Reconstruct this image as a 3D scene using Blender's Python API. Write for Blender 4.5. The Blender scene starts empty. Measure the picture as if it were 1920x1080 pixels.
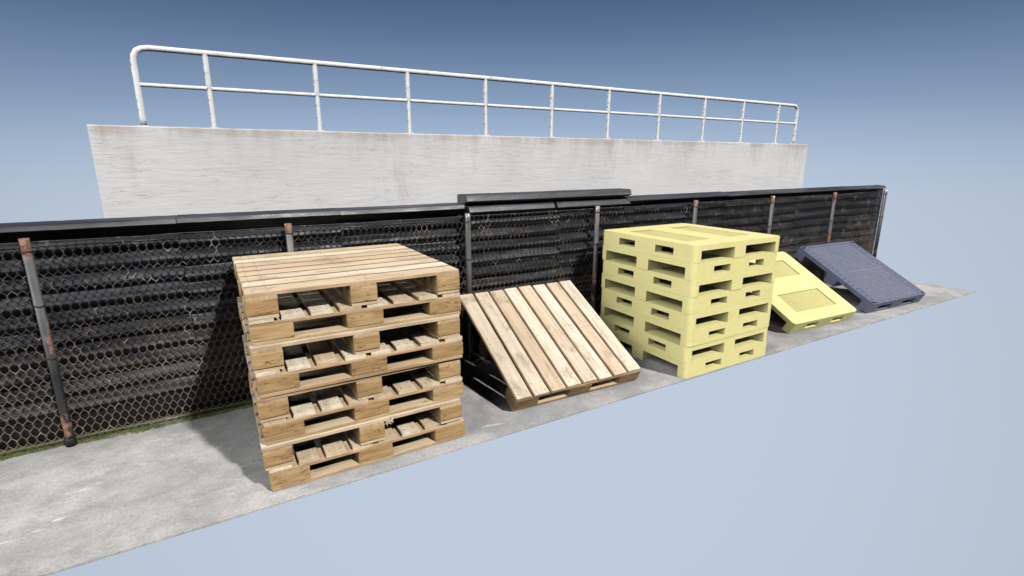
import bpy, bmesh, math, random
from mathutils import Vector, Matrix, noise
random.seed(7)
R = math.radians
scn = bpy.context.scene
col = scn.collection

# ------------------------------------------------------------------ mesh helpers
class MB:
    def __init__(s): s.v = []; s.f = []; s.m = []
    def add(s, vs, fs, mi=0):
        b = len(s.v); s.v += [tuple(v) for v in vs]; s.f += [tuple(b + i for i in f) for f in fs]; s.m += [mi] * len(fs)
    def box(s, x0, x1, y0, y1, z0, z1, mi=0):
        s.add([(x0,y0,z0),(x1,y0,z0),(x1,y1,z0),(x0,y1,z0),(x0,y0,z1),(x1,y0,z1),(x1,y1,z1),(x0,y1,z1)],
              [(3,2,1,0),(4,5,6,7),(0,1,5,4),(1,2,6,5),(2,3,7,6),(3,0,4,7)], mi)
    def prism(s, poly, z0, z1, mi=0):
        n = len(poly)
        s.add([(x,y,z0) for x,y in poly] + [(x,y,z1) for x,y in poly],
              [tuple(range(n-1,-1,-1)), tuple(range(n,2*n))] + [(i,(i+1)%n,n+(i+1)%n,n+i) for i in range(n)], mi)
    def tube(s, pts, r, n=8, mi=0, cap=True, jit=0):
        pts = [Vector(p) for p in pts]; rr = r if isinstance(r, (list, tuple)) else [r] * len(pts)
        vs = []; up = None
        for i, p in enumerate(pts):
            if i == 0: d = pts[1] - p
            elif i == len(pts) - 1: d = p - pts[i-1]
            else: d = (pts[i+1] - p).normalized() + (p - pts[i-1]).normalized()
            d.normalize()
            if up is None: up = Vector((0,0,1)) if abs(d.z) < .9 else Vector((1,0,0))
            a = (up - d * up.dot(d)); a.normalize(); up = a; b = d.cross(a)
            for k in range(n):
                t = 2 * math.pi * (k + .5) / n
                q = rr[i] * (1 + (random.uniform(-jit, jit) if jit else 0))
                vs.append(p + (a * math.cos(t) + b * math.sin(t)) * q)
        fs = []
        for i in range(len(pts) - 1):
            for k in range(n):
                k2 = (k + 1) % n
                fs.append((i*n+k, i*n+k2, (i+1)*n+k2, (i+1)*n+k))
        if cap: fs += [tuple(range(n-1,-1,-1)), tuple(range((len(pts)-1)*n, len(pts)*n))]
        s.add(vs, fs, mi)
    def mesh(s, name, mats, smooth=False, bevel=0):
        me = bpy.data.meshes.new(name); me.from_pydata(s.v, [], s.f)
        for m in (mats if isinstance(mats, (list, tuple)) else [mats]): me.materials.append(m)
        for p, mi in zip(me.polygons, s.m): p.material_index = mi; p.use_smooth = smooth
        bm = bmesh.new(); bm.from_mesh(me)
        bmesh.ops.recalc_face_normals(bm, faces=bm.faces)
        if bevel:
            bmesh.ops.bevel(bm, geom=[e for e in bm.edges if e.is_manifold and e.calc_face_angle(0) > .6], offset=bevel, segments=1, affect='EDGES')
        bm.to_mesh(me); bm.free()
        return me

def link(name, me, parent=None, loc=(0,0,0), color=None):
    o = bpy.data.objects.new(name, me); col.objects.link(o); o.parent = parent; o.location = loc
    if color: o.color = (*color, 1)
    return o
def tag(o, label=None, cat=None, group=None, kind=None):
    for k, v in (('label', label), ('category', cat), ('group', group), ('kind', kind)):
        if v: o[k] = v
    return o
def empty(name, loc=(0,0,0)):
    o = bpy.data.objects.new(name, None); col.objects.link(o); o.location = loc; o.empty_display_size = .2; return o
def copy_tree(o, parent=None):
    c = o.copy(); col.objects.link(c)
    if parent: c.parent = parent
    for ch in list(o.children): copy_tree(ch, c)
    return c
def plate(outer, holes, z0, z1):
    """flat plate with holes as (verts, faces)"""
    bm = bmesh.new(); loops = []
    for lp in [outer] + holes:
        vs = [bm.verts.new((x, y, z1)) for x, y in lp]
        es = [bm.edges.new((vs[i], vs[(i+1) % len(vs)])) for i in range(len(vs))]
        loops.append((vs, es))
    bmesh.ops.triangle_fill(bm, edges=[e for _, es in loops for e in es], use_beauty=True)
    bm.verts.index_update()
    V = [tuple(v.co) for v in bm.verts]; n = len(V)
    F = [tuple(v.index for v in f.verts) for f in bm.faces]
    F2 = F + [tuple(n + i for i in reversed(f)) for f in F]
    for vs, _ in loops:
        for i in range(len(vs)):
            a, b = vs[i].index, vs[(i+1) % len(vs)].index
            F2.append((a, b, n + b, n + a))
    V += [(x, y, z0) for x, y, z in V]
    bm.free()
    return V, F2

# ------------------------------------------------------------------ material helpers
class NT:
    def __init__(s, name):
        s.m = bpy.data.materials.new(name); s.m.use_nodes = True; s.t = s.m.node_tree; s.t.nodes.clear()
        s.out = s.n('ShaderNodeOutputMaterial'); s.b = s.n('ShaderNodeBsdfPrincipled'); s.l(s.b, 0, s.out, 0)
    def n(s, ty, **kw):
        x = s.t.nodes.new(ty)
        for k, v in kw.items(): setattr(x, k, v)
        return x
    def l(s, a, i, b, j): s.t.links.new(a.outputs[i], b.inputs[j])
    def src(s, x, sock):
        if isinstance(x, tuple) and hasattr(x[0], 'outputs'): s.t.links.new(x[0].outputs[x[1]], sock)
        elif hasattr(x, 'outputs'): s.t.links.new(x.outputs[0], sock)
        else: sock.default_value = x
    def co(s, scale=(1,1,1), rnd=0, kind='Object', loc=(0,0,0)):
        tc = s.n('ShaderNodeTexCoord'); mp = s.n('ShaderNodeMapping'); mp.inputs['Scale'].default_value = scale
        mp.inputs['Location'].default_value = loc
        s.t.links.new(tc.outputs[kind], mp.inputs['Vector'])
        if rnd:
            oi = s.n('ShaderNodeObjectInfo'); mu = s.n('ShaderNodeVectorMath', operation='SCALE')
            cx = s.n('ShaderNodeCombineXYZ')
            for i in range(3): s.t.links.new(oi.outputs['Random'], cx.inputs[i])
            s.l(cx, 0, mu, 0); mu.inputs['Scale'].default_value = rnd
            ad = s.n('ShaderNodeVectorMath', operation='ADD'); s.l(mp, 0, ad, 0); s.l(mu, 0, ad, 1); return ad
        return mp
    def noise(s, co, scale=1, detail=4, rough=.55, dist=0):
        x = s.n('ShaderNodeTexNoise'); x.inputs['Scale'].default_value = scale; x.inputs['Detail'].default_value = detail
        x.inputs['Roughness'].default_value = rough; x.inputs['Distortion'].default_value = dist; s.l(co, 0, x, 'Vector'); return x
    def ramp(s, x, a, b, lo=0., hi=1.):
        r = s.n('ShaderNodeMapRange', clamp=True); s.src(x, r.inputs[0])
        r.inputs[1].default_value = a; r.inputs[2].default_value = b; r.inputs[3].default_value = lo; r.inputs[4].default_value = hi; return r
    def mix(s, f, a, b, mode='MIX'):
        x = s.n('ShaderNodeMix', data_type='RGBA', blend_type=mode)
        s.src(f, x.inputs[0]); 
        for v, i in ((a, 6), (b, 7)):
            if isinstance(v, tuple) and not hasattr(v[0], 'outputs') and len(v) == 3: v = (*v, 1)
            s.src(v, x.inputs[i])
        w = s.n('NodeReroute'); s.t.links.new(x.outputs[2], w.inputs[0]); return w
    def math(s, op, a, b=0.):
        x = s.n('ShaderNodeMath', operation=op); s.src(a, x.inputs[0]); s.src(b, x.inputs[1]); return x
    def bump(s, h, st=.3, d=.01):
        x = s.n('ShaderNodeBump'); x.inputs['Strength'].default_value = st; x.inputs['Distance'].default_value = d
        s.src(h, x.inputs['Height']); s.t.links.new(x.outputs[0], s.b.inputs['Normal'])
    def set(s, **kw):
        for k, v in kw.items():
            k = {'col': 'Base Color', 'rough': 'Roughness', 'metal': 'Metallic', 'spec': 'Specular IOR Level'}[k]
            if isinstance(v, tuple) and not hasattr(v[0], 'outputs') and len(v) == 3: v = (*v, 1)
            s.src(v, s.b.inputs[k])
        return s.m

def mat_wood(name, block=False, edge=(.62, .54, .46)):
    t = NT(name)
    oi = t.n('ShaderNodeObjectInfo')
    g = t.noise(t.co((1.6, 26, 26) if not block else (3, 3, 42), rnd=37), 1, 6, .62, .8)
    f = t.noise(t.co((6, 190, 190) if not block else (9, 9, 210), rnd=51), 1, 3, .6)
    bl = t.noise(t.co((3.2, 6, 6), rnd=23), 1, 3, .6, .5)
    ck = t.noise(t.co((1.9, 34, 34) if not block else (5, 5, 30), rnd=91), 1, 4, .5, .3)
    sp = t.noise(t.co((60, 90, 90), rnd=11), 1, 3, .6)
    c = t.mix(t.ramp(g, .38, .72), (1.08, 1.08, 1.07), (.84, .77, .68) if not block else (.66, .57, .46))
    c = t.mix(t.ramp(f, .45, .75, 0, .22 if not block else .5), c, (.55, .45, .34))
    c = t.mix(t.ramp(bl, .52, .74, 0, .6), c, (.50, .43, .36))
    c = t.mix(t.ramp(sp, .70, .78, 0, .35), c, (.25, .2, .16))
    crack = t.ramp(t.math('ABSOLUTE', t.math('SUBTRACT', ck, .5)), .0, .010 if not block else .013, 1, 0)
    gate = t.math('MULTIPLY', crack, t.ramp(bl, .53 if not block else .42, .60 if not block else .5))
    c = t.mix(t.math('MULTIPLY', gate, .8), c, (.12, .08, .05))
    if not block:
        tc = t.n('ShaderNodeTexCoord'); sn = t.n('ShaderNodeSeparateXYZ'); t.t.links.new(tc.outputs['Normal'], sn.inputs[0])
        c = t.mix(t.ramp(t.math('ABSOLUTE', (sn, 1)), .45, .7), c, t.mix(t.ramp(bl, .4, .6), edge, tuple(min(1, e * 1.45) for e in edge)))  # gap shade between boards put into the side-face colour
    c = t.mix(1.0, (oi, 1), c, 'MULTIPLY')
    t.bump(t.math('SUBTRACT', t.math('ADD', t.math('MULTIPLY', g, .6), t.math('MULTIPLY', f, .5)), t.math('MULTIPLY', gate, .9)), .5, .003)
    return t.set(col=c, rough=.78, spec=.25)

def mat_plain(name, c, rough=.6, metal=0, spec=.3):
    t = NT(name)
    n = t.noise(t.co((1,1,1)), 22, 4)
    return t.set(col=t.mix(t.ramp(n, .3, .7), tuple(v*.8 for v in c), tuple(v*1.15 for v in c)), rough=rough, metal=metal, spec=spec)

def mat_yellow(name='yellow_plastic', k_=1.0):
    t = NT(name)
    a = t.noise(t.co((1,1,1), rnd=19), 7, 5, .6)
    b = t.noise(t.co((1,1,1), rnd=29), 70, 4, .6)
    c = t.mix(t.ramp(a, .3, .75), (.82, .755, .345), (.75, .69, .30))
    c = t.mix(t.ramp(b, .60, .76, 0, .35), c, (.50, .44, .16))
    # scuffed rim, top and bottom of each pallet
    tc = t.n('ShaderNodeTexCoord'); sx = t.n('ShaderNodeSeparateXYZ'); t.t.links.new(tc.outputs['Object'], sx.inputs[0])
    rim = t.math('ADD', t.ramp((sx, 2), .137, .1445, 0, 1), t.ramp((sx, 2), .0, .006, 1, 0))
    s = t.noise(t.co((9, 9, 120), rnd=7), 1, 5, .7)
    k = t.math('MULTIPLY', rim, t.ramp(s, .55, .66))
    nz = t.n('ShaderNodeNewGeometry'); sn = t.n('ShaderNodeSeparateXYZ'); t.t.links.new(nz.outputs['Normal'], sn.inputs[0])
    side = t.ramp(t.math('ABSOLUTE', (sn, 2)), .3, .6, 1, 0)
    c = t.mix(t.math('MULTIPLY', t.math('MULTIPLY', k, side), .75), c, (.22, .19, .12))
    wear = t.noise(t.co((1,1,1), rnd=3), 3.2, 3, .5)
    c = t.mix(t.ramp(wear, .66, .78, 0, .5), c, (.82, .80, .55))
    if k_ != 1: c = t.mix(1., c, (k_, k_*.985, k_*.93), 'MULTIPLY')
    t.bump(b, .15, .002)
    return t.set(col=c, rough=.5, spec=.35)

def mat_blue():
    t = NT('blue_plastic')
    a = t.noise(t.co(), 9, 5, .6); b = t.noise(t.co(), 120, 3, .6)
    c = t.mix(t.ramp(a, .3, .7), (.15, .163, .228), (.105, .117, .17))
    c = t.mix(t.ramp(b, .58, .72, 0, .6), c, (.27, .285, .37))
    t.bump(b, .2, .002)
    return t.set(col=c, rough=.48, spec=.4)

def mat_speck(name):
    t = NT(name)
    a = t.noise(t.co((120, 10, 40)), 1, 3, .6); b = t.noise(t.co(), 5, 3, .6)
    c = t.mix(t.ramp(a, .40, .70), (.165, .18, .24), (.27, .288, .36))
    c = t.mix(t.ramp(b, .4, .7, 0, .4), c, (.15, .165, .23))
    return t.set(col=c, rough=.45, spec=.4)

def mat_rubber(name='black_rubber', cap=False):
    t = NT(name)
    tc = t.n('ShaderNodeTexCoord'); sx = t.n('ShaderNodeSeparateXYZ'); t.t.links.new(tc.outputs['Object'], sx.inputs[0])
    a = t.noise(t.co((1.2, 6, 7), rnd=13), 1, 5, .6, .4)
    d = t.noise(t.co((4, 20, 24), rnd=17), 1, 6, .65)
    sp = t.noise(t.co((60, 60, 60)), 1, 4, .7)
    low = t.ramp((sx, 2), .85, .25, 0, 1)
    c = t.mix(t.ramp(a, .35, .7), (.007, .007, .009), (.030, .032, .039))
    dust = t.math('MULTIPLY', t.ramp(d, .42, .62), t.ramp(low, 0, 1, .06, 1))
    c = t.mix(t.math('MULTIPLY', dust, .7), c, (.075, .062, .053))
    pale = t.math('MULTIPLY', t.ramp(t.noise(t.co((1.1, 9, 9), rnd=5), 1, 4), .50, .70), .42)
    if cap: c = t.mix(t.ramp(t.noise(t.co((.9, 4, 30), rnd=9), 1, 5, .6), .42, .66, .1, .7), c, (.085, .088, .105))
    c = t.mix(pale, c, (.15, .155, .18))
    c = t.mix(t.ramp(sp, .67, .76, 0, .5), c, (.16, .15, .14))
    c = t.mix(t.ramp(t.math('ADD', (sx, 2), t.math('MULTIPLY', t.math('SUBTRACT', a, .5), .12)), .24, .19), c, (.004, .004, .004))  # shaded gap below the sheets put into the colour as a near-black foot
    t.bump(t.math('ADD', d, t.math('MULTIPLY', sp, .4)), .35, .006)
    return t.set(col=c, rough=t.ramp(d, .3, .7, .30, .58), spec=.5)

def mat_galv():
    t = NT('galvanised_rusty_steel')
    tc = t.n('ShaderNodeTexCoord'); sx = t.n('ShaderNodeSeparateXYZ'); t.t.links.new(tc.outputs['Object'], sx.inputs[0])
    a = t.noise(t.co((14, 14, 2.2), rnd=40), 1, 5, .65)
    b = t.noise(t.co((40, 40, 26), rnd=10), 1, 4, .6)
    r = t.noise(t.co((5, 5, 3.4), rnd=60), 1, 2, .5)
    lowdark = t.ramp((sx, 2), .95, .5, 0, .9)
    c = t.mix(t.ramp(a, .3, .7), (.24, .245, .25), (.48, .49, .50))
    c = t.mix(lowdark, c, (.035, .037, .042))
    top = t.ramp((sx, 2), 1.24, 1.3, 0, .12)
    k = t.ramp(t.math('ADD', t.math('ADD', r, top), t.math('MULTIPLY', t.math('SUBTRACT', b, .5), .35)), .60, .66)
    c = t.mix(k, c, t.mix(t.ramp(b, .4, .62), (.12, .065, .045), (.36, .19, .135)))
    t.bump(b, .3, .003)
    return t.set(col=c, rough=t.ramp(k, 0, 1, .33, .75), metal=t.ramp(k, 0, 1, .65, .05))

def mat_wire():
    t = NT('chain_link_wire')
    tc = t.n('ShaderNodeTexCoord'); sx = t.n('ShaderNodeSeparateXYZ'); t.t.links.new(tc.outputs['Object'], sx.inputs[0])
    a = t.noise(t.co(), 2.3, 4, .7); b = t.noise(t.co(), 17, 3, .7)
    low = t.ramp((sx, 2), .9, .3, -.04, .13)
    v = t.math('ADD', t.math('ADD', t.math('MULTIPLY', a, .5), t.math('MULTIPLY', b, .5)), low)
    c = t.mix(t.ramp(v, .475, .56), (.035, .037, .042), (.19, .148, .113))
    c = t.mix(t.ramp(t.noise(t.co(loc=(9,4,2)), 6, 3, .7), .58, .68, 0, .8), c, (.52, .47, .40))
    return t.set(col=c, rough=.6, spec=.4, metal=.15)

def mat_paint():
    t = NT('white_chipped_shaded_paint')
    a = t.noise(t.co((1,1,1)), 9, 5, .7); b = t.noise(t.co((1,1,1)), 42, 5, .7)
    nz = t.n('ShaderNodeNewGeometry'); sn = t.n('ShaderNodeSeparateXYZ'); t.t.links.new(nz.outputs['Normal'], sn.inputs[0])
    under = t.ramp((sn, 2), -.45, -.8, 0, .22); left_shade = t.ramp((sn, 0), -.45, -.95, 0, .10)  # shade of underside and left side put into the chip mask
    k = t.ramp(t.math('ADD', t.math('ADD', t.math('MULTIPLY', a, .45), t.math('MULTIPLY', b, .55)), t.math('ADD', under, left_shade)), .60, .66)
    c = t.mix(t.ramp(a, .35, .7), (.82, .82, .82), (.66, .66, .65))
    c = t.mix(t.math('MULTIPLY', k, .85), c, (.05, .052, .055))
    t.bump(t.math('SUBTRACT', b, t.math('MULTIPLY', k, .6)), .6, .006)
    return t.set(col=c, rough=.62, spec=.3)

def mat_wall():
    t = NT('board_marked_concrete')
    tc = t.n('ShaderNodeTexCoord'); sx = t.n('ShaderNodeSeparateXYZ'); t.t.links.new(tc.outputs['Object'], sx.inputs[0])
    ln = t.noise(t.co((2.0, 1, 17)), 1, 7, .66, .6)
    fl = t.noise(t.co((7, 3, 60)), 1, 5, .65, .3)
    bl = t.noise(t.co((.7, 1, 1.2)), 1, 4, .6)
    st = t.noise(t.co((2.4, 1, .55)), 1, 5, .65)
    cr = t.noise(t.co((1.5, 1, 20), loc=(3,0,7)), 1, 4, .55, .35)
    c = t.mix(t.ramp(bl, .3, .7), (.66, .66, .66), (.58, .58, .58))
    c = t.mix(t.ramp(ln, .5, .72, 0, .17), c, (.45, .45, .45))
    c = t.mix(t.ramp(fl, .55, .75, 0, .2), c, (.33, .33, .33))
    crack = t.math('MULTIPLY', t.ramp(t.math('ABSOLUTE', t.math('SUBTRACT', cr, .5)), 0, .008, 1, 0), t.ramp(t.noise(t.co((1.5, 1, 5), loc=(5,5,5)), 1, 3), .48, .56))
    c = t.mix(t.math('MULTIPLY', crack, .6), c, (.24, .235, .23))
    top = t.ramp((sx, 2), 1.45, 2.25, 0, .5); tt = t.ramp((sx, 2), 2.08, 2.2, 0, .22)
    c = t.mix(t.ramp(t.math('ADD', st, t.math('MULTIPLY', t.math('SUBTRACT', top, .25), .5)), .5, .75, 0, .42), c, (.42, .40, .385))
    c = t.mix(t.ramp(t.math('ADD', st, tt), .60, .8, 0, .5), c, (.40, .31, .27))
    t.bump(t.math('SUBTRACT', t.math('ADD', ln, t.math('MULTIPLY', fl, .5)), crack), .4, .015)
    return t.set(col=c, rough=.85, spec=.2)

def mat_ground():
    t = NT('worn_concrete_ground')
    bl = t.noise(t.co((1,1,1)), 1.1, 4, .6, .3); md = t.noise(t.co((1,1.4,1)), 5, 7, .68, .2); fi = t.noise(t.co(), 60, 6, .75)
    pk = t.noise(t.co(loc=(4,7,0)), 2.4, 5, .7)
    c = t.mix(t.ramp(bl, .3, .7), (.54, .535, .53), (.29, .29, .297))
    c = t.mix(t.ramp(md, .40, .62, 0, .75), c, (.31, .305, .30))
    c = t.mix(t.ramp(pk, .48, .64, 0, .6), c, (.62, .575, .545))
    c = t.mix(t.ramp(fi, .48, .72, 0, .75), c, (.20, .20, .20))
    c = t.mix(t.ramp(fi, .42, .25, 0, .45), c, (.60, .60, .59))
    # pale scrapes
    for k, (lo, an) in enumerate((((2, 3, 0), .35), ((8, 1, 0), .12))):
        tc = t.n('ShaderNodeTexCoord'); mp = t.n('ShaderNodeMapping'); mp.inputs['Rotation'].default_value = (0, 0, -an)
        mp.inputs['Scale'].default_value = (3.6, 22, 1); mp.inputs['Location'].default_value = lo
        t.t.links.new(tc.outputs['Object'], mp.inputs['Vector'])
        s = t.noise(mp, 1, 4, .6, 1.1)
        c = t.mix(t.ramp(s, .655, .72, 0, .7), c, (.72, .72, .71))
    # darker, uneven band towards the fence foot
    tc = t.n('ShaderNodeTexCoord'); sx = t.n('ShaderNodeSeparateXYZ'); t.t.links.new(tc.outputs['Object'], sx.inputs[0])
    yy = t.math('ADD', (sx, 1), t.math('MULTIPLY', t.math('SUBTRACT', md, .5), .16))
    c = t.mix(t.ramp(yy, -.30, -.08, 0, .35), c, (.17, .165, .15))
    t.bump(t.math('ADD', md, t.math('MULTIPLY', fi, .7)), .35, .006)
    return t.set(col=c, rough=.88, spec=.2)

def mat_moss():
    t = NT('moss')
    a = t.noise(t.co(), 9, 5, .7); b = t.noise(t.co(), 70, 4, .7)
    c = t.mix(t.ramp(a, .35, .65), (.075, .105, .035), (.16, .19, .075))
    c = t.mix(t.ramp(b, .45, .62, 0, .85), c, (.03, .038, .02))
    c = t.mix(t.ramp(t.noise(t.co(loc=(3,1,1)), 3.2, 4, .7), .52, .62, 0, .75), c, (.20, .19, .165))
    tc = t.n('ShaderNodeTexCoord'); sx = t.n('ShaderNodeSeparateXYZ'); t.t.links.new(tc.outputs['Object'], sx.inputs[0])
    yy = t.math('ADD', (sx, 1), t.math('MULTIPLY', t.math('SUBTRACT', t.noise(t.co(), 24, 5, .75), .5), .11))
    c = t.mix(t.ramp(yy, -.045, -.075), c, (.40, .39, .37))
    t.bump(b, .8, .01)
    return t.set(col=c, rough=.95, spec=.1)

M = dict(wood=mat_wood('sawn_wood'), wood_brown=mat_wood('sawn_wood_brown_edge', edge=(.42, .33, .25)), wood_shade_edge=mat_wood('sawn_wood_shade_edge', edge=(.27, .21, .16)), block=mat_wood('block_wood', True), nail=mat_plain('nail_head', (.10, .07, .05), .6, .4),
         yellow=mat_yellow(), blue=mat_blue(), rubber=mat_rubber(), galv=mat_galv(), wire=mat_wire(), paint=mat_paint(),
         wall=mat_wall(), ground=mat_ground(), moss=mat_moss(), black=mat_plain('black_steel', (.02, .02, .022), .5), tie=mat_plain('dark_tie_wire', (.06, .04, .032), .6, .3))

# ------------------------------------------------------------------ ground
g = MB()
xs = [-3.4, 8.954]; ys = [-1.362, 5.0]
g.box(xs[0], xs[1], ys[0], ys[1], -.012, 0)
tag(link('pavement', g.mesh('pavement', M['ground'])), kind='structure')

g = MB(); NX = 620; x0, x1 = -3.3, 8.9
rows = 9
def mossh(x, v):
    w = .065 + .06 * noise.noise(Vector((x*1.7, 3, 0))) + .03 * noise.noise(Vector((x*9, 8, 0)))
    y = .10 - v * (w + .10)
    e = min(1, 4 * (1 - v)) 
    z = -.004 + e * (.010 + .010 * max(-.5, noise.noise(Vector((x*26, v*6, 5)))) )
    return y, z
vs = []
for i in range(NX + 1):
    x = x0 + (x1 - x0) * i / NX
    for j in range(rows):
        y, z = mossh(x, j / (rows - 1)); vs.append((x, y, z))
fs = [(i*rows+j, (i+1)*rows+j, (i+1)*rows+j+1, i*rows+j+1) for i in range(NX) for j in range(rows-1)]
g.add(vs, fs)
tag(link('moss', g.mesh('moss', M['moss'], True)), 'thin green strip of moss growing along the foot of the black fence', 'moss', kind='stuff')

# ------------------------------------------------------------------ wooden pallets
DECK = [(-.597,-.473), (-.440,-.322), (-.284,-.165), (-.135,-.011), (.021,.144), (.174,.294), (.329,.443), (.482,.599)]
COLS_S = [(.74,.65,.51), (.65,.53,.38), (.76,.68,.545), (.61,.485,.345), (.74,.66,.525), (.68,.57,.43)]
def board_mesh(name, L, W, T, nails=None, seed=0, rag=.0022, ends=.003, mat='wood', ch=.004):
    """sawn board, long axis x, centred; edges slightly ragged"""
    rs = random.Random(seed); m = MB(); n = 22
    prof = lambda hw, ht: [(-hw, -ht), (hw, -ht), (hw, ht-ch-.0005), (hw-ch, ht), (-hw+ch, ht), (-hw, ht-ch-.0005)]
    vs = []; k = 6
    for i in range(n + 1):
        t = i / n; x = -L/2 + L*t
        a = [rs.uniform(-rag, rag) * .5 + rag * noise.noise(Vector((x*7+seed, 1, 0))), rag * noise.noise(Vector((x*7+seed, 9, 0)))]
        for q, (y, z) in enumerate(prof(W/2, T/2)):
            dx = rs.uniform(-ends, 0) if i == n else (rs.uniform(0, ends) if i == 0 else 0)
            vs.append((x + dx, y + (a[0] if y > 0 else a[1]), z + (rs.uniform(-.0005, .0005) if z > 0 else 0)))
    fs = [(i*k+j, i*k+(j+1)%k, (i+1)*k+(j+1)%k, (i+1)*k+j) for i in range(n) for j in range(k)]
    fs += [tuple(range(k-1,-1,-1)), tuple(range(n*k, n*k+k))]
    m.add(vs, fs)
    if nails:
        for nx in nails:
            for ny in (-W*.28, W*.26):
                for q in range(2 if W > .1 else 1):
                    x = nx + (q - .5) * .06 + rs.uniform(-.01, .01); y = ny + rs.uniform(-.008, .008); r = .0042
                    m.prism([(x + r*math.cos(a*math.pi/3), y + r*math.sin(a*math.pi/3)) for a in range(6)], T/2 - .001, T/2 + .0008, 1)
    return m.mesh(name, [M[mat], M['nail']])
def block_mesh(seed, a=.21, b=.15, c=.083):
    rs = random.Random(seed); m = MB(); m.box(-a/2, a/2, -b/2, b/2, -c/2, c/2)
    m.v = [(x + rs.uniform(-.0015,.0015), y + rs.uniform(-.0015,.0015), z) for x, y, z in m.v]
    return m.mesh('block', M['block'], bevel=.0025)
STR = [-.5225, 0.003, .5225]      # x of stringers (short faces carry 0.15 wide blocks)
BLY = [-.495, .003, .495]         # y of block rows
deckm = [board_mesh('deck_board', 1.195, .119, .022, STR, s) for s in range(5)]
strm = [board_mesh('stringer_board', 1.19, .15, .0175, None, 20+s) for s in range(2)]
skidm = [board_mesh('bottom_board', 1.19, .145, .021, None, 30+s) for s in range(2)]
blkm = [block_mesh(s) for s in range(4)]
WIDE = {}
for w_ in (.1405, .1335): WIDE[w_] = [board_mesh('deck_board', 1.195, w_ - .002*(q % 2), .022, STR, 50 + q + int(w_*1000), mat='wood_shade_edge' if w_ < .14 and q < 3 else ('wood_brown' if w_ > .14 else 'wood'), ch=.0085 if w_ > .14 else .004) for q in range(4)]
def wood_pallet(seed, cols, wide=None, bcols=((.52,.36,.18), (.48,.32,.155), (.55,.39,.21), (.45,.30,.15))):
    rs = random.Random(seed); r = empty('wooden_pallet')
    for i, (a, b) in enumerate(DECK):
        skew = rs.uniform(-.006, .006) * (not wide)
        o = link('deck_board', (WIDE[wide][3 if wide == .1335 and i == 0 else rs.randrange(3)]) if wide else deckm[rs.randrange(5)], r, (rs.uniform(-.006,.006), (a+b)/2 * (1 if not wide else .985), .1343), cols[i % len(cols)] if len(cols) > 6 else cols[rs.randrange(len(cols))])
        o.rotation_euler = (0, 0, skew + (math.pi if rs.random() < .5 and not wide else 0))
    for x in STR:
        o = link('stringer_board', strm[rs.randrange(2)], r, (x, 0, .1142), rs.choice(((.54,.38,.24), (.60,.45,.29)))); o.rotation_euler = (0, 0, math.pi/2)
        o = link('bottom_board', skidm[rs.randrange(2)], r, (x, 0, .0107), rs.choice(((.64,.52,.36), (.58,.45,.30)))); o.rotation_euler = (0, 0, -math.pi/2)
        for y in BLY:
            o = link('block', blkm[rs.randrange(4)], r, (x, y, .0632), rs.choice(bcols)); o.rotation_euler = (0, 0, math.pi/2 + (math.pi if rs.random() < .5 else 0))
    return r
SX, SY, PH = -.2711, -1.2555, .1454
cx, cy = SX + .6, SY + .6
ORD = ['topmost', 'second from the top', 'third from the top', 'fourth from the top', 'fourth from the ground', 'third from the ground', 'second from the ground', 'lowest']
for i in range(8):
    p = wood_pallet(100 + i, COLS_S, .1335 if i == 0 else None)
    z = (7 - i) * PH + .001
    jx = [0, .009, -.007, .010, -.006, .008, -.008, .010][i]; jy = [0, .006, -.003, -.008, .006, .008, -.005, .004][i]
    p.location = (cx + jx, cy + jy, z); p.rotation_euler = (0, 0, (math.pi/2 if i % 2 else 0) + random.uniform(-.009, .009) * (i > 0))
    extra = ['rough tan wooden pallet with its slatted top in sun, topmost of the wooden stack',
             'rough wooden pallet with its board ends showing, second from the top of the wooden stack',
             'rough wooden pallet with a cracked front block, third from the top of the wooden stack',
             'rough wooden pallet with board ends facing out, fourth from the top of the wooden stack',
             'rough wooden pallet, fourth from the ground in the tall wooden stack',
             'rough wooden pallet with nailed slat ends showing, third from the ground in the wooden stack',
             'rough wooden pallet, second from the ground in the wooden stack',
             'rough wooden pallet lying on the concrete at the bottom of the wooden stack'][i]
    tag(p, extra, 'pallet', 'wooden pallets piled in the tall stack')
def lean(root, x0, yb, th, w, L, yaw, quarter=True):
    """pallet whose lower front edge lies on the ground at (x0..x0+w, yb) and whose top leans on the fence"""
    mtx = Matrix.Translation((x0, yb, .001)) @ Matrix.Rotation(R(yaw), 4, 'Z') @ Matrix.Rotation(R(th), 4, 'X') @ Matrix.Translation((w/2, L/2, 0)) @ Matrix.Rotation(math.pi/2 if quarter else 0, 4, 'Z')
    root.matrix_world = mtx
LC = [(.72,.64,.53), (.64,.52,.40), (.74,.66,.55), (.66,.545,.42), (.74,.66,.54), (.60,.48,.355), (.70,.61,.49), (.69,.60,.48)]
p = wood_pallet(300, LC, .1405, ((.42,.29,.17), (.38,.26,.15)))
lean(p, 1.392, -1.115, 26.8, 1.2, 1.2, -2.2)
tag(p, 'pale wooden pallet leaning on the fence beside the wooden stack, eight slats facing up', 'pallet')

# splinters sticking out near the foot of the wooden stack
m = MB()
rs = random.Random(5)
for k in range(13):
    a = rs.uniform(0, 6.28); l = rs.uniform(.02, .055); d = Vector((math.cos(a), -abs(math.sin(a))*.35, math.sin(a)*.8)).normalized()
    c0 = Vector((rs.uniform(-.02, .02), rs.uniform(-.008, .0), rs.uniform(-.012, .012)))
    m.tube([c0 - d*l*.5, c0, c0 + d*l*.5], [.0006, .0032, .0006], 4)
o = link('wood_splinters', m.mesh('wood_splinters', M['wood']), None, (SX + .70, SY - .004, .262), (.85, .75, .58))
tag(o, 'small burst of pale wood splinters at the front of the wooden stack near the ground', 'splinters')

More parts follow.
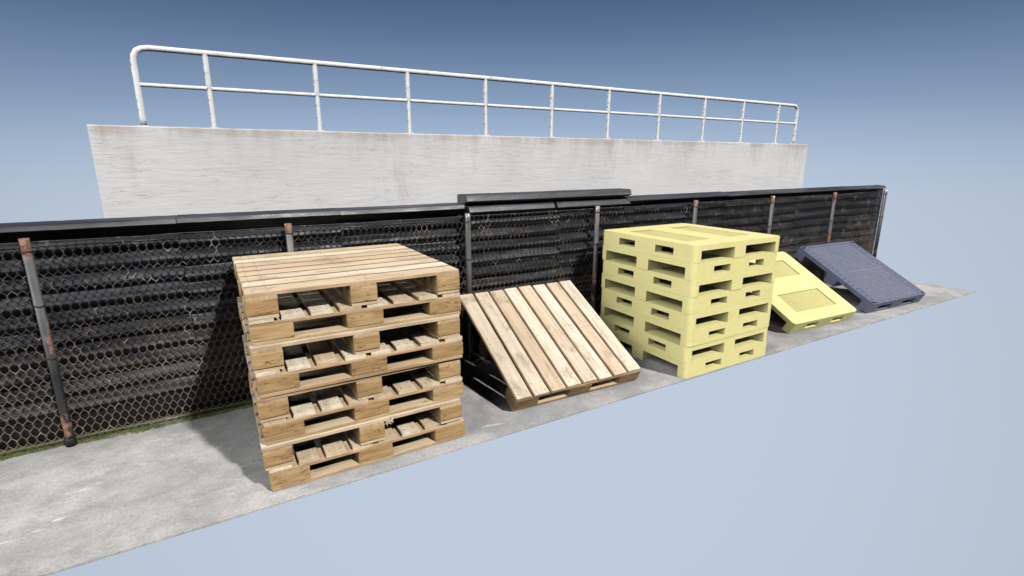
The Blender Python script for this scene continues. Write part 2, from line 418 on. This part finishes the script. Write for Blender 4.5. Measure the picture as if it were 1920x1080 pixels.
# ------------------------------------------------------------------ plastic pallets
def rrect(hx, hy, r, n=6):
    out = []
    for sx, sy, a0 in ((1,1,0), (-1,1,90), (-1,-1,180), (1,-1,270)):
        for k in range(n + 1):
            a = R(a0 + 90*k/n); out.append((sx*(hx-r) + r*math.cos(a), sy*(hy-r) + r*math.sin(a)))
    return out
def corner_leg(x0, x1, y0, y1, H, r, sx, sy):
    """rectangle whose outer corner is rounded like the deck"""
    pts = []
    for cxn, cyn, a0 in ((x1,y1,0), (x0,y1,90), (x0,y0,180), (x1,y0,270)):
        outer = abs(abs(cxn) - H) < 1e-6 and abs(abs(cyn) - H) < 1e-6
        if outer:
            ox = cxn - math.copysign(r, cxn); oy = cyn - math.copysign(r, cyn)
            for k in range(7):
                a = R(a0 + 15*k); pts.append((ox + r*math.cos(a), oy + r*math.sin(a)))
        else: pts.append((cxn, cyn))
    return pts
def yellow_parts():
    H = .575; z1 = .144; zd = .099; parts = []
    # deck with two long recesses
    holes = [[(-.425,-.365), (-.135,-.365), (-.135,.365), (-.425,.365)], [(.125,-.365), (.415,-.365), (.415,.365), (.125,.365)]]
    m = MB()
    V, F = plate(rrect(H-.003, H-.003, .047), holes, z1-.0032, z1); m.add(V, F)      # slightly chamfered rim
    V, F = plate(rrect(H, H, .05), holes, zd, z1-.0032); m.add(V, F)
    parts.append(('deck', m.mesh('deck', M['yellow']), (0,0,0)))
    for (a, b) in ((-.425, -.135), (.125, .415)):
        m = MB(); cxx = (a+b)/2; hw = (b-a)/2 - .0005
        m.box(-hw, hw, -.3645, .3645, z1-.020, z1-.0145)
        k = 0; y = -.3645
        while y < .358:
            if k % 4 != 3: m.box(-hw, hw, y+.0005, min(y+.0080, .3645), z1-.0145, z1-.0115)
            else: m.box(-hw, hw, y+.0005, y+.0080, z1-.0145, z1-.0122)
            y += .0092; k += 1
        for q in range(24):
            x = -hw + (q+.5) * 2*hw/24
            m.box(x-.003, x+.003, -.3645, -.3545, z1-.0095, z1-.0035)
            m.box(x-.003, x+.003, .3545, .3645, z1-.0095, z1-.0035)
        parts.append(('grid_panel', m.mesh('grid_panel', M['yellow_grid']), (cxx, 0, 0)))
    xr = [(-H, -.495), (-.078, .068), (.49, H)]         # leg columns, seen on the wide-opening faces
    yr = [(-H, -.352), (-.143, .108), (.318, H)]        # seen on the narrow-window faces
    for (xa, xb) in xr:
        m = MB()
        pl = []
        for yy0, yy1 in ((-H, H),):
            pts = []
            for cxn, cyn, a0 in ((xb,H,0), (xa,H,90), (xa,-H,180), (xb,-H,270)):
                if abs(abs(cxn) - H) < 1e-6:
                    ox = cxn - math.copysign(.05, cxn); oy = cyn - math.copysign(.05, cyn)
                    for k in range(7): a = R(a0 + 15*k); pts.append((ox + .05*math.cos(a), oy + .05*math.sin(a)))
                else: pts.append((cxn, cyn))
        m.prism(pts, 0, .036)
        parts.append(('skid', m.mesh('skid', M['yellow']), (0,0,0)))
        for (ya, yb) in yr:
            m = MB(); m.prism(corner_leg(xa, xb, ya, yb, H, .05, 1, 1), .036, zd)
            parts.append(('leg', m.mesh('leg', M['yellow']), (0,0,0)))
    # ribs under the deck
    m = MB()
    for y in (-.25, 0, .22): m.box(-.49, .49, y-.008, y+.008, .072, zd)
    parts.append(('under_rib', m.mesh('under_rib', M['yellow']), (0,0,0)))
    return parts
def blue_parts():
    H = .585; z1 = .150; zd = .097; parts = []
    holes = []
    # local y runs across the slope once leaned, x down the slope
    for i in range(16):
        x = -.50 + i * 1.0 / 15
        for s in (-1, 1):
            for dy in (0, .036):
                yc = s * (.540 - dy); holes.append([(x-.008, yc-.010), (x+.008, yc-.010), (x+.008, yc+.010), (x-.008, yc+.010)])
    for sx in (-1, 1):
        for sy in (-1, 1):
            a = (sx*.569, sy*.572); tri = [a, (sx*.522, sy*.572), (sx*.569, sy*.478)]
            holes.append(tri)
    holes.append([(-.50,-.44), (.55,-.44), (.55,.44), (-.50,.44)] if False else [(-.545,-.455), (.545,-.455), (.545,.455), (-.545,.455)])
    m = MB(); V, F = plate(rrect(H, H, .012, 2), holes, z1-.02, z1); m.add(V, F)
    m.box(-.512, .512, -.474, .474, zd, z1-.0205)
    for sg in (-1, 1):
        m.box(-H+.001, H-.001, *sorted((sg*.553, sg*(H-.001))), zd, z1-.0205)
        m.box(*sorted((sg*.571, sg*(H-.001))), -.5525, .5525, zd, z1-.0205)
        m.box(*sorted((sg*.513, sg*.5205)), -.5525, .5525, zd, z1-.0205)
    parts.append(('deck', m.mesh('deck', M['blue']), (0,0,0)))
    m = MB()
    n = 44
    for i in range(n):
        x = -.544 + i * 1.088 / n; m.box(x+.003, x+1.088/n-.003, -.4545, .4545, z1-.0204, z1-.004)
    for i in range(36):
        y = -.4545 + (i+.5) * .909 / 36; m.box(-.544, .544, y-.0025, y+.0025, z1-.0204, z1-.0012)
    for x in (-.004, ): m.box(x-.003, x+.003, -.454, .454, z1-.02, z1-.0005, 1)
    for y in (-.20, ): m.box(-.544, .544, y-.003, y+.003, z1-.02, z1-.0008, 1)
    parts.append(('grid_panel', m.mesh('grid_panel', [M['blue_grid'], M['blue_pale']]), (0,0,0)))
    xr = [(-H, -.45), (-.075, .075), (.45, H)]; yr = [(-H, -.42), (-.12, .12), (.42, H)]
    for (xa, xb) in xr:
        m = MB(); m.box(xa, xb, -H, H, 0, .016); parts.append(('skid', m.mesh('skid', M['blue']), (0,0,0)))
        for (ya, yb) in yr:
            m = MB(); m.box(xa+.001, xb-.001, ya+.001, yb-.001, .016, zd); parts.append(('leg', m.mesh('leg', M['blue']), (0,0,0)))
    return parts
M['cap'] = mat_rubber('weathered_rubber', True)
M['yellow_grid'] = mat_yellow('yellow_grid_plastic', .80)
M['blue_pale'] = mat_plain('blue_plastic_worn', (.25, .265, .33), .5)
M['blue_grid'] = mat_speck('blue_plastic_grid')
def assemble(name, parts):
    r = empty(name)
    for n, me, loc in parts: link(n, me, r, loc)
    return r
YP = yellow_parts()
YX, YY, YH = 2.9554 + .575, -1.3553 + .574, .14405
proto = assemble('plastic_pallet', YP)
YL = ['yellow plastic pallet with its two grid panels visible, topmost of the yellow stack',
      'pale yellow plastic pallet, second from the top of the yellow stack',
      'pale yellow plastic pallet, third from the top of the yellow stack',
      'pale yellow plastic pallet, fourth from the top of the yellow stack',
      'pale yellow plastic pallet, fourth from the ground in the yellow stack',
      'pale yellow plastic pallet, third from the ground in the yellow stack',
      'pale yellow plastic pallet, second from the ground in the yellow stack',
      'pale yellow plastic pallet standing on the concrete at the bottom of the yellow stack']
for i in range(8):
    o = proto if i == 0 else copy_tree(proto)
    o.location = (YX + [0, -.004, .003, -.003, .004, 0, -.003, .003][i], YY + [0, .003, -.003, .002, 0, -.003, .003, 0][i], (7-i)*YH + .001)
    o.rotation_euler = (0, 0, (math.pi/2 if i % 2 else 0) + random.uniform(-.003, .003))
    tag(o, YL[i], 'pallet', 'yellow plastic pallets piled in the stack')
o = copy_tree(proto); del o['group']
lean(o, 4.842, -1.10, 28, 1.15, 1.15, -3.2)
tag(o, 'pale yellow plastic pallet leaning on the fence beside the blue pallet', 'pallet')
b = assemble('plastic_pallet', blue_parts())
lean(b, 6.402, -1.135, 28, 1.17, 1.17, -3.6)
tag(b, 'slate blue plastic pallet leaning on the far end of the fence', 'pallet')

# ------------------------------------------------------------------ black corrugated fence
def nz(x, y, z=0): return noise.noise(Vector((x, y, z)))
fence = empty('corrugated_fence', (-2.95, .1, 0))
tag(fence, 'long black fence of rippled rubber sheets under a black cap rail, behind the chain link', 'fence')
def fpart(name, me):
    return link(name, me, fence, (2.95, -.1, 0))
seams = [-2.95, -2.0, -.57, .50, 1.56, 2.62, 3.60, 5.1, 6.65, 8.02, 9.08]
def sheet(x0, x1, idx):
    m = MB(); n = max(2, int((x1-x0)/.035)); pitch = .118; off = [0, .008, -.006, .012, -.01, .004, .014, -.007, .005, -.012][idx % 10]
    prof = []                                        # (z, y) from the bottom up; small y stands out towards the viewer
    z = 1.345; k = 0
    rows_ = []
    while z > .27:
        rows_ += [(z, .098), (z-.012, .082), (z-.044, .036), (z-.064, .030), (z-.078, .044), (z-.100, .098)]
        z -= pitch; k += 1
    rows_ += [(z, .098), (z-.01, .104), (.02, .104)]
    rows_ = rows_[::-1]
    vs = []; K = len(rows_)
    for i in range(n + 1):
        x = x0 + .0015 + (x1 - x0 - .003) * i / n
        for j, (zz, yy) in enumerate(rows_):
            b_ = int((1.345 - zz) / pitch + .01)
            dz = off + .008 * nz(x*1.6, b_*3.7, idx) + .003 * nz(x*12, b_*5.1)
            dy = .014 * nz(x*1.3, b_*2.3, idx+4) + .006 * nz(x*9, zz*14, 2) + (b_ % 3) * .003
            crush = max(0, nz(x*.9 + 40, zz*2.2, idx)) * .05 * (1 if zz < 1.2 else 0)
            if j < 3: dz = dy = crush = 0
            vs.append((x, max(.018 + max(0, x-8.72)*.31, yy + dy * (1 if yy < .09 else .2) + crush * (.098 - yy) * 8), zz + dz))
    fs = [(i*K+j, (i+1)*K+j, (i+1)*K+j+1, i*K+j+1) for i in range(n) for j in range(K-1)]
    m.add(vs, fs)
    # back skin closes the sheet
    m.box(x0, x1 - .0005, .106, .125, .0, 1.41)
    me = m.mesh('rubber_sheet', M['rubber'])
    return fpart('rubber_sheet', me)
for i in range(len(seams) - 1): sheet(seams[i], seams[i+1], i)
def rail(x0, x1, prof, name, seed):
    m = MB(); n = max(2, int((x1-x0)/.05)); K = len(prof); vs = []
    for i in range(n + 1):
        x = x0 + (x1-x0)*i/n
        dz = .003 * nz(x*1.1, seed*7) + .0012 * nz(x*14, seed); dy = .004 * nz(x*1.4, seed*3+1)
        vs += [(x, y + dy, z + dz + (.0015*nz(x*30, y*90))) for y, z in prof]
    fs = [(i*K+j, (i+1)*K+j, (i+1)*K+(j+1)%K, i*K+(j+1)%K) for i in range(n) for j in range(K)]
    fs += [tuple(range(K)), tuple(range(n*K, n*K+K))[::-1]]
    m.add(vs, fs); return fpart(name, m.mesh(name, M['cap']))
CAP = [(.0,1.408), (-.008,1.413), (.004,1.440), (.014,1.446), (.12,1.456), (.14,1.45), (.14,1.40), (.10,1.398), (.03,1.402)]
for k, (a, b_, h) in enumerate(((-2.95, -1.95, .003), (-1.947, -.572, 0), (-.568, .50, .002), (.503, 1.56, -.001), (3.46, 5.1, -.010), (5.103, 7.922, -.014), (7.93, 8.90, -.018))):
    rail(a, b_, [(y, z + h) for y, z in CAP], 'cap_rail', k)
RC = [(-.022,1.468), (-.030,1.474), (-.012,1.520), (.0,1.526), (.17,1.526), (.18,1.51), (.18,1.45), (.10,1.445), (.03,1.45)]
RL = [(-.020,1.378), (-.012,1.372), (.03,1.36), (.17,1.36), (.18,1.38), (.18,1.43), (.05,1.43), (.012,1.424), (.0,1.412)]
for k, (a, b_) in enumerate(((1.575, 2.518), (2.521, 3.49))):
    rail(a, b_, RC, 'raised_cap_rail', 20+k); rail(a + .03, b_, RL, 'raised_cap_rail', 30+k)
m = MB(); m.box(1.60, 3.48, .075, .16, 1.431, 1.449); fpart('spacer_board', m.mesh('spacer_board', M['black']))

# ------------------------------------------------------------------ chain link fence
link_f = empty('chain_link_fence', (-2.95, -.02, 0))
tag(link_f, 'rusty chain link fence on round steel posts, standing in front of the black sheets', 'fence')
def lpart(name, me, loc=(0,0,0)):
    o = link(name, me, link_f); o.location = Vector(loc) - link_f.location; return o
FX, FD = -1.3426, 1.4588
POSTS = [FX + FD*k for k in range(-1, 8)]
pm = []
for s in range(3):
    m = MB(); n = 30
    m.tube([(0, 0, .045 + (1.372-.045)*i/n) for i in range(n+1)], [.0248 + .0006*math.sin(i*2.1+s) for i in range(n+1)], 16)
    pm.append(m.mesh('post', M['galv'], True))
m = MB(); m.tube([(0,0,.0), (0,0,.048), (0,0,.055)], [.0305, .0305, .026], 16); collar = m.mesh('post_collar', M['black'], True)
for me in pm + [collar]:
    for pg in me.polygons:
        if len(pg.vertices) > 4: pg.use_smooth = False
tie = []
for s in range(2):
    m = MB()
    pts = [(.0265*math.cos(a), .0265*math.sin(a), .004*math.sin(a*2+s)) for a in [i*math.pi/8 for i in range(17)]]
    m.tube(pts, .003, 5); pts2 = [(x*1.02, y*1.02, z+.005) for x, y, z in pts]; m.tube(pts2, .0026, 5)
    tie.append(m.mesh('tie_wire', M['tie']))
PY = -.03
for k, x in enumerate(POSTS):
    if k == len(POSTS)-1: x -= .01
    o = lpart('post', pm[k % 3], (x, PY, 0))
    o.rotation_euler = (0, 0, k*1.7)
    c = link('post_collar', collar, o)
    for q, z in enumerate((1.30, .96, .63, .32)):
        t = link('tie_wire', tie[(k+q) % 2], o, (0, 0, z + random.uniform(-.02, .02))); t.rotation_euler = (random.uniform(-.08,.08), random.uniform(-.08,.08), q)
# woven mesh: every wire zigzags and hooks into its neighbour
W_, HP = .0234, .0495
m = MB(); x = -2.9; k = 0
nrow = int((1.350 - .03) / HP)
while x < 8.86:
    pts = []
    wob = lambda z: .004*nz(x*2.0, z*3) ; 
    for j in range(nrow + 1):
        z = .03 + j * HP; s = 1 if (j + k) % 2 == 0 else -1
        xe = x + s * (W_/2 + .0016) + .006*nz(x*1.1, z*1.4, 3) + .0022*nz(x*23, z*23, 6); yo = -.002 + s*.0028 + .004*nz(x*1.5, z*2, 9)
        dz = .003*nz(x*2.4, z*2.2, 5) + .0018*nz(x*31, z*27, 1)
        pts += [(xe, yo + .0035, z - .010 + dz), (xe + s*.0012, yo - .0035, z + .010 + dz)]
    e = 1 if (nrow + k) % 2 == 0 else -1
    px, py, pz = pts[-1]
    pts += [(px - e*.008, py, pz + .010), (px - e*.020, py+.002, pz + .006)]
    m.tube(pts, .0023, 4, cap=False)
    x += W_; k += 1
lpart('wire_mesh', m.mesh('wire_mesh', M['wire']), (0,0,0))
for z, r, seed in ((1.343, .0034, 1), (.036, .0034, 2)):
    m = MB(); m.tube([(-2.92 + i*.12, -.004 + .003*nz(i*.7, seed), z + .004*nz(i*.33, seed, 2) - (.004 if i % 12 == 6 else 0)) for i in range(99)], r, 6)
    lpart('tension_wire', m.mesh('tension_wire', M['wire']))

# ------------------------------------------------------------------ concrete wall and railing
m = MB()
n = 160; WX0, WX1 = -1.577, 14.287
top = lambda x: 2.262 + .004*nz(x*1.2, 2) + .002*nz(x*8, 4) - (x - WX0)*.0012
vs = []
for i in range(n + 1):
    x = WX0 + (WX1-WX0)*i/n; t = top(x)
    vs += [(x, 4.5, 0), (x, 4.5, t - .014), (x, 4.512, t), (x, 4.79, t), (x, 4.8, t-.012), (x, 4.8, 0)]
K = 6
fs = [(i*K+j, (i+1)*K+j, (i+1)*K+(j+1)%K, i*K+(j+1)%K) for i in range(n) for j in range(K)] + [tuple(range(K)), tuple(range(n*K, n*K+K))[::-1]]
m.add(vs, fs)
tag(link('concrete_wall', m.mesh('concrete_wall', M['wall'])), 'long pale concrete wall with fine horizontal cracks and brown stains along its top', 'wall')

RY = 4.56
rail_o = empty('handrail', (-.98, RY, 2.262)); tag(rail_o, 'white painted tubular handrail with chipped paint, standing on top of the concrete wall', 'railing')
def rpart(name, me, x=0, parent=None):
    o = link(name, me, rail_o); o.location = Vector((x, RY, 0)) - rail_o.location; return o
def bend(p0, p1, p2, r, n=4):
    a = (Vector(p0) - Vector(p1)).normalized(); b_ = (Vector(p2) - Vector(p1)).normalized(); c = Vector(p1)
    return [c + a*r*(1-t)**2 + b_*r*t**2 for t in [i/n for i in range(n+1)]]
RX = [x + .0 for x in (-.98, -.16, 1.27, 2.72, 4.17, 5.62, 7.05, 8.51, 9.98, 11.40, 12.84, 13.68)]
TZ = 3.243; MZ = 2.785
L_, R_ = (RX[0], RX[-1])
path = [(L_, 0, 2.262)] + [(L_, 0, 2.262 + .1*i) for i in range(1, 8)] + bend((L_, 0, 2.3), (L_, 0, TZ), (R_, 0, TZ), .19)
N = 110
xs_ = [L_ + .25 + (R_ - L_ - .5)*i/N for i in range(N+1)]
path += [(x, 0, TZ - (x-L_)*.0004) for x in xs_]
path += bend((L_, 0, TZ-.005), (R_, 0, TZ-.005), (R_, 0, 2.3), .19) + [(R_, 0, 2.95 - .1*i) for i in range(0, 7)] + [(R_, 0, 2.25)]
rs = random.Random(3)
m = MB(); m.tube(path, [.037 + .0012*rs.uniform(-1,1) for _ in path], 12); rpart('top_rail', m.mesh('top_rail', M['paint'], True))
edges = RX
for i in range(len(RX)-1):
    m = MB(); a, b_ = RX[i] + .027, RX[i+1] - .027; q = max(3, int((b_-a)/.12))
    m.tube([(a + (b_-a)*j/q, 0, MZ - .0004*(a-L_)) for j in range(q+1)], [.027 + .0009*rs.uniform(-1,1) for _ in range(q+1)], 10, cap=False)
    rpart('mid_rail', m.mesh('mid_rail', M['paint'], True))
for x in RX[1:-1]:
    m = MB(); zz = [2.256, 2.4, 2.55, 2.70, MZ-.03, MZ, MZ+.03, 2.9, 3.0, 3.1, 3.19, TZ-.012]
    m.tube([(0, 0, z) for z in zz], [.031 if z < MZ-.01 else (.028 if z < MZ + .02 else .036) for z in zz], 12, cap=False, jit=.015)
    rpart('post', m.mesh('post', M['paint'], True), x)
for x in RX:
    m = MB(); m.prism(rrect(.062, .05, .012, 3), 2.244, 2.272); rpart('base_plate', m.mesh('base_plate', M['paint']), x)

# ------------------------------------------------------------------ light, sky, camera
SD = Vector((-.38, 1.0, -1.02)).normalized()
sun = bpy.data.lights.new('sun', 'SUN'); sun.energy = 4.1; sun.angle = R(2.6); sun.color = (1, .98, .955)
so = bpy.data.objects.new('sun', sun); col.objects.link(so); so.rotation_euler = SD.to_track_quat('-Z', 'Y').to_euler(); so.location = (3, -8, 8)

w = bpy.data.worlds.new('World'); scn.world = w; w.use_nodes = True; t = w.node_tree; t.nodes.clear()
N_ = t.nodes.new; Lk = t.links.new
out = N_('ShaderNodeOutputWorld'); bg = N_('ShaderNodeBackground'); Lk(bg.outputs[0], out.inputs[0])
tc = N_('ShaderNodeTexCoord'); sep = N_('ShaderNodeSeparateXYZ'); Lk(tc.outputs['Generated'], sep.inputs[0])
mr = N_('ShaderNodeMapRange'); mr.inputs[1].default_value = -.25; mr.inputs[2].default_value = .75; Lk(sep.outputs[2], mr.inputs[0])
cr = N_('ShaderNodeValToRGB'); Lk(mr.outputs[0], cr.inputs[0]); cr.color_ramp.interpolation = 'B_SPLINE'
def srgb(h): return tuple(((int(h[i:i+2],16)/255+.055)/1.055)**2.4 for i in (0,2,4)) + (1,)
stops = [(0, 'bfccdd'), (.19, 'bdcbdd'), (.25, 'b2c4da'), (.30, '9fb4cf'), (.346, '8da4c3'), (.434, '667ea1'), (.514, '4e6587'), (.65, '3f5476'), (.82, '5a6f95'), (1, 'dfe8f5')]
el = cr.color_ramp.elements
srgb_ = srgb
el[0].position, el[0].color = stops[0][0], srgb(stops[0][1]); el[1].position, el[1].color = 1, srgb(stops[-1][1])
for p_, h in stops[1:-1]: e = el.new(p_); e.color = srgb(h)
el[len(el)-1].color = (1.0, 1.03, 1.1, 1)  # unseen zenith raised as added overhead fill
# vignette put into the sky colour, brightest along the view axis
def lobe(direction, a, b_, lo, hi, power=None):
    d = N_('ShaderNodeVectorMath'); d.operation = 'DOT_PRODUCT'; Lk(tc.outputs['Generated'], d.inputs[0]); d.inputs[1].default_value = Vector(direction).normalized()
    r = N_('ShaderNodeMapRange'); Lk(d.outputs['Value'], r.inputs[0]); r.interpolation_type = 'SMOOTHSTEP'
    for i, v in enumerate((a, b_, lo, hi)): r.inputs[i+1].default_value = v
    return r
hz = lobe((.5, .84, -.35), .40, .97, .80, 1.0)
hb = lobe((.5, .84, -.22), .16, .66, .03, 1.0)  # unseen sky behind the viewer dimmed to keep openings dark
mm = N_('ShaderNodeMath'); mm.operation = 'MULTIPLY'; Lk(hz.outputs[0], mm.inputs[0]); Lk(hb.outputs[0], mm.inputs[1])
mul = N_('ShaderNodeVectorMath'); mul.operation = 'SCALE'; Lk(cr.outputs[0], mul.inputs[0]); Lk(mm.outputs[0], mul.inputs['Scale'])
# unseen bright sky lobe added as fill, behind left of the viewer
lb = lobe((-.88, -.10, .46), .76, 1.0, 0, 1)
sc = N_('ShaderNodeVectorMath'); sc.operation = 'SCALE'; sc.inputs[0].default_value = (4.9, 4.9, 4.85); Lk(lb.outputs[0], sc.inputs['Scale'])
ad = N_('ShaderNodeVectorMath'); ad.operation = 'ADD'; Lk(mul.outputs[0], ad.inputs[0]); Lk(sc.outputs[0], ad.inputs[1])
Lk(ad.outputs[0], bg.inputs[0]); bg.inputs[1].default_value = 1.0

cam = bpy.data.cameras.new('camera'); cam.sensor_width = 36; cam.lens = 18; cam.clip_start = .05; cam.clip_end = 500
co = bpy.data.objects.new('camera', cam); col.objects.link(co); scn.camera = co
co.location = (-.3731, -4.1093, 1.8256); co.rotation_euler = (R(90 - 14.055), 0, R(-30.463))
scn.cycles.diffuse_bounces = 0; scn.cycles.max_bounces = 6
scn.view_settings.view_transform = 'Standard'; scn.view_settings.look = 'None'; scn.view_settings.exposure = 0; scn.view_settings.gamma = 1
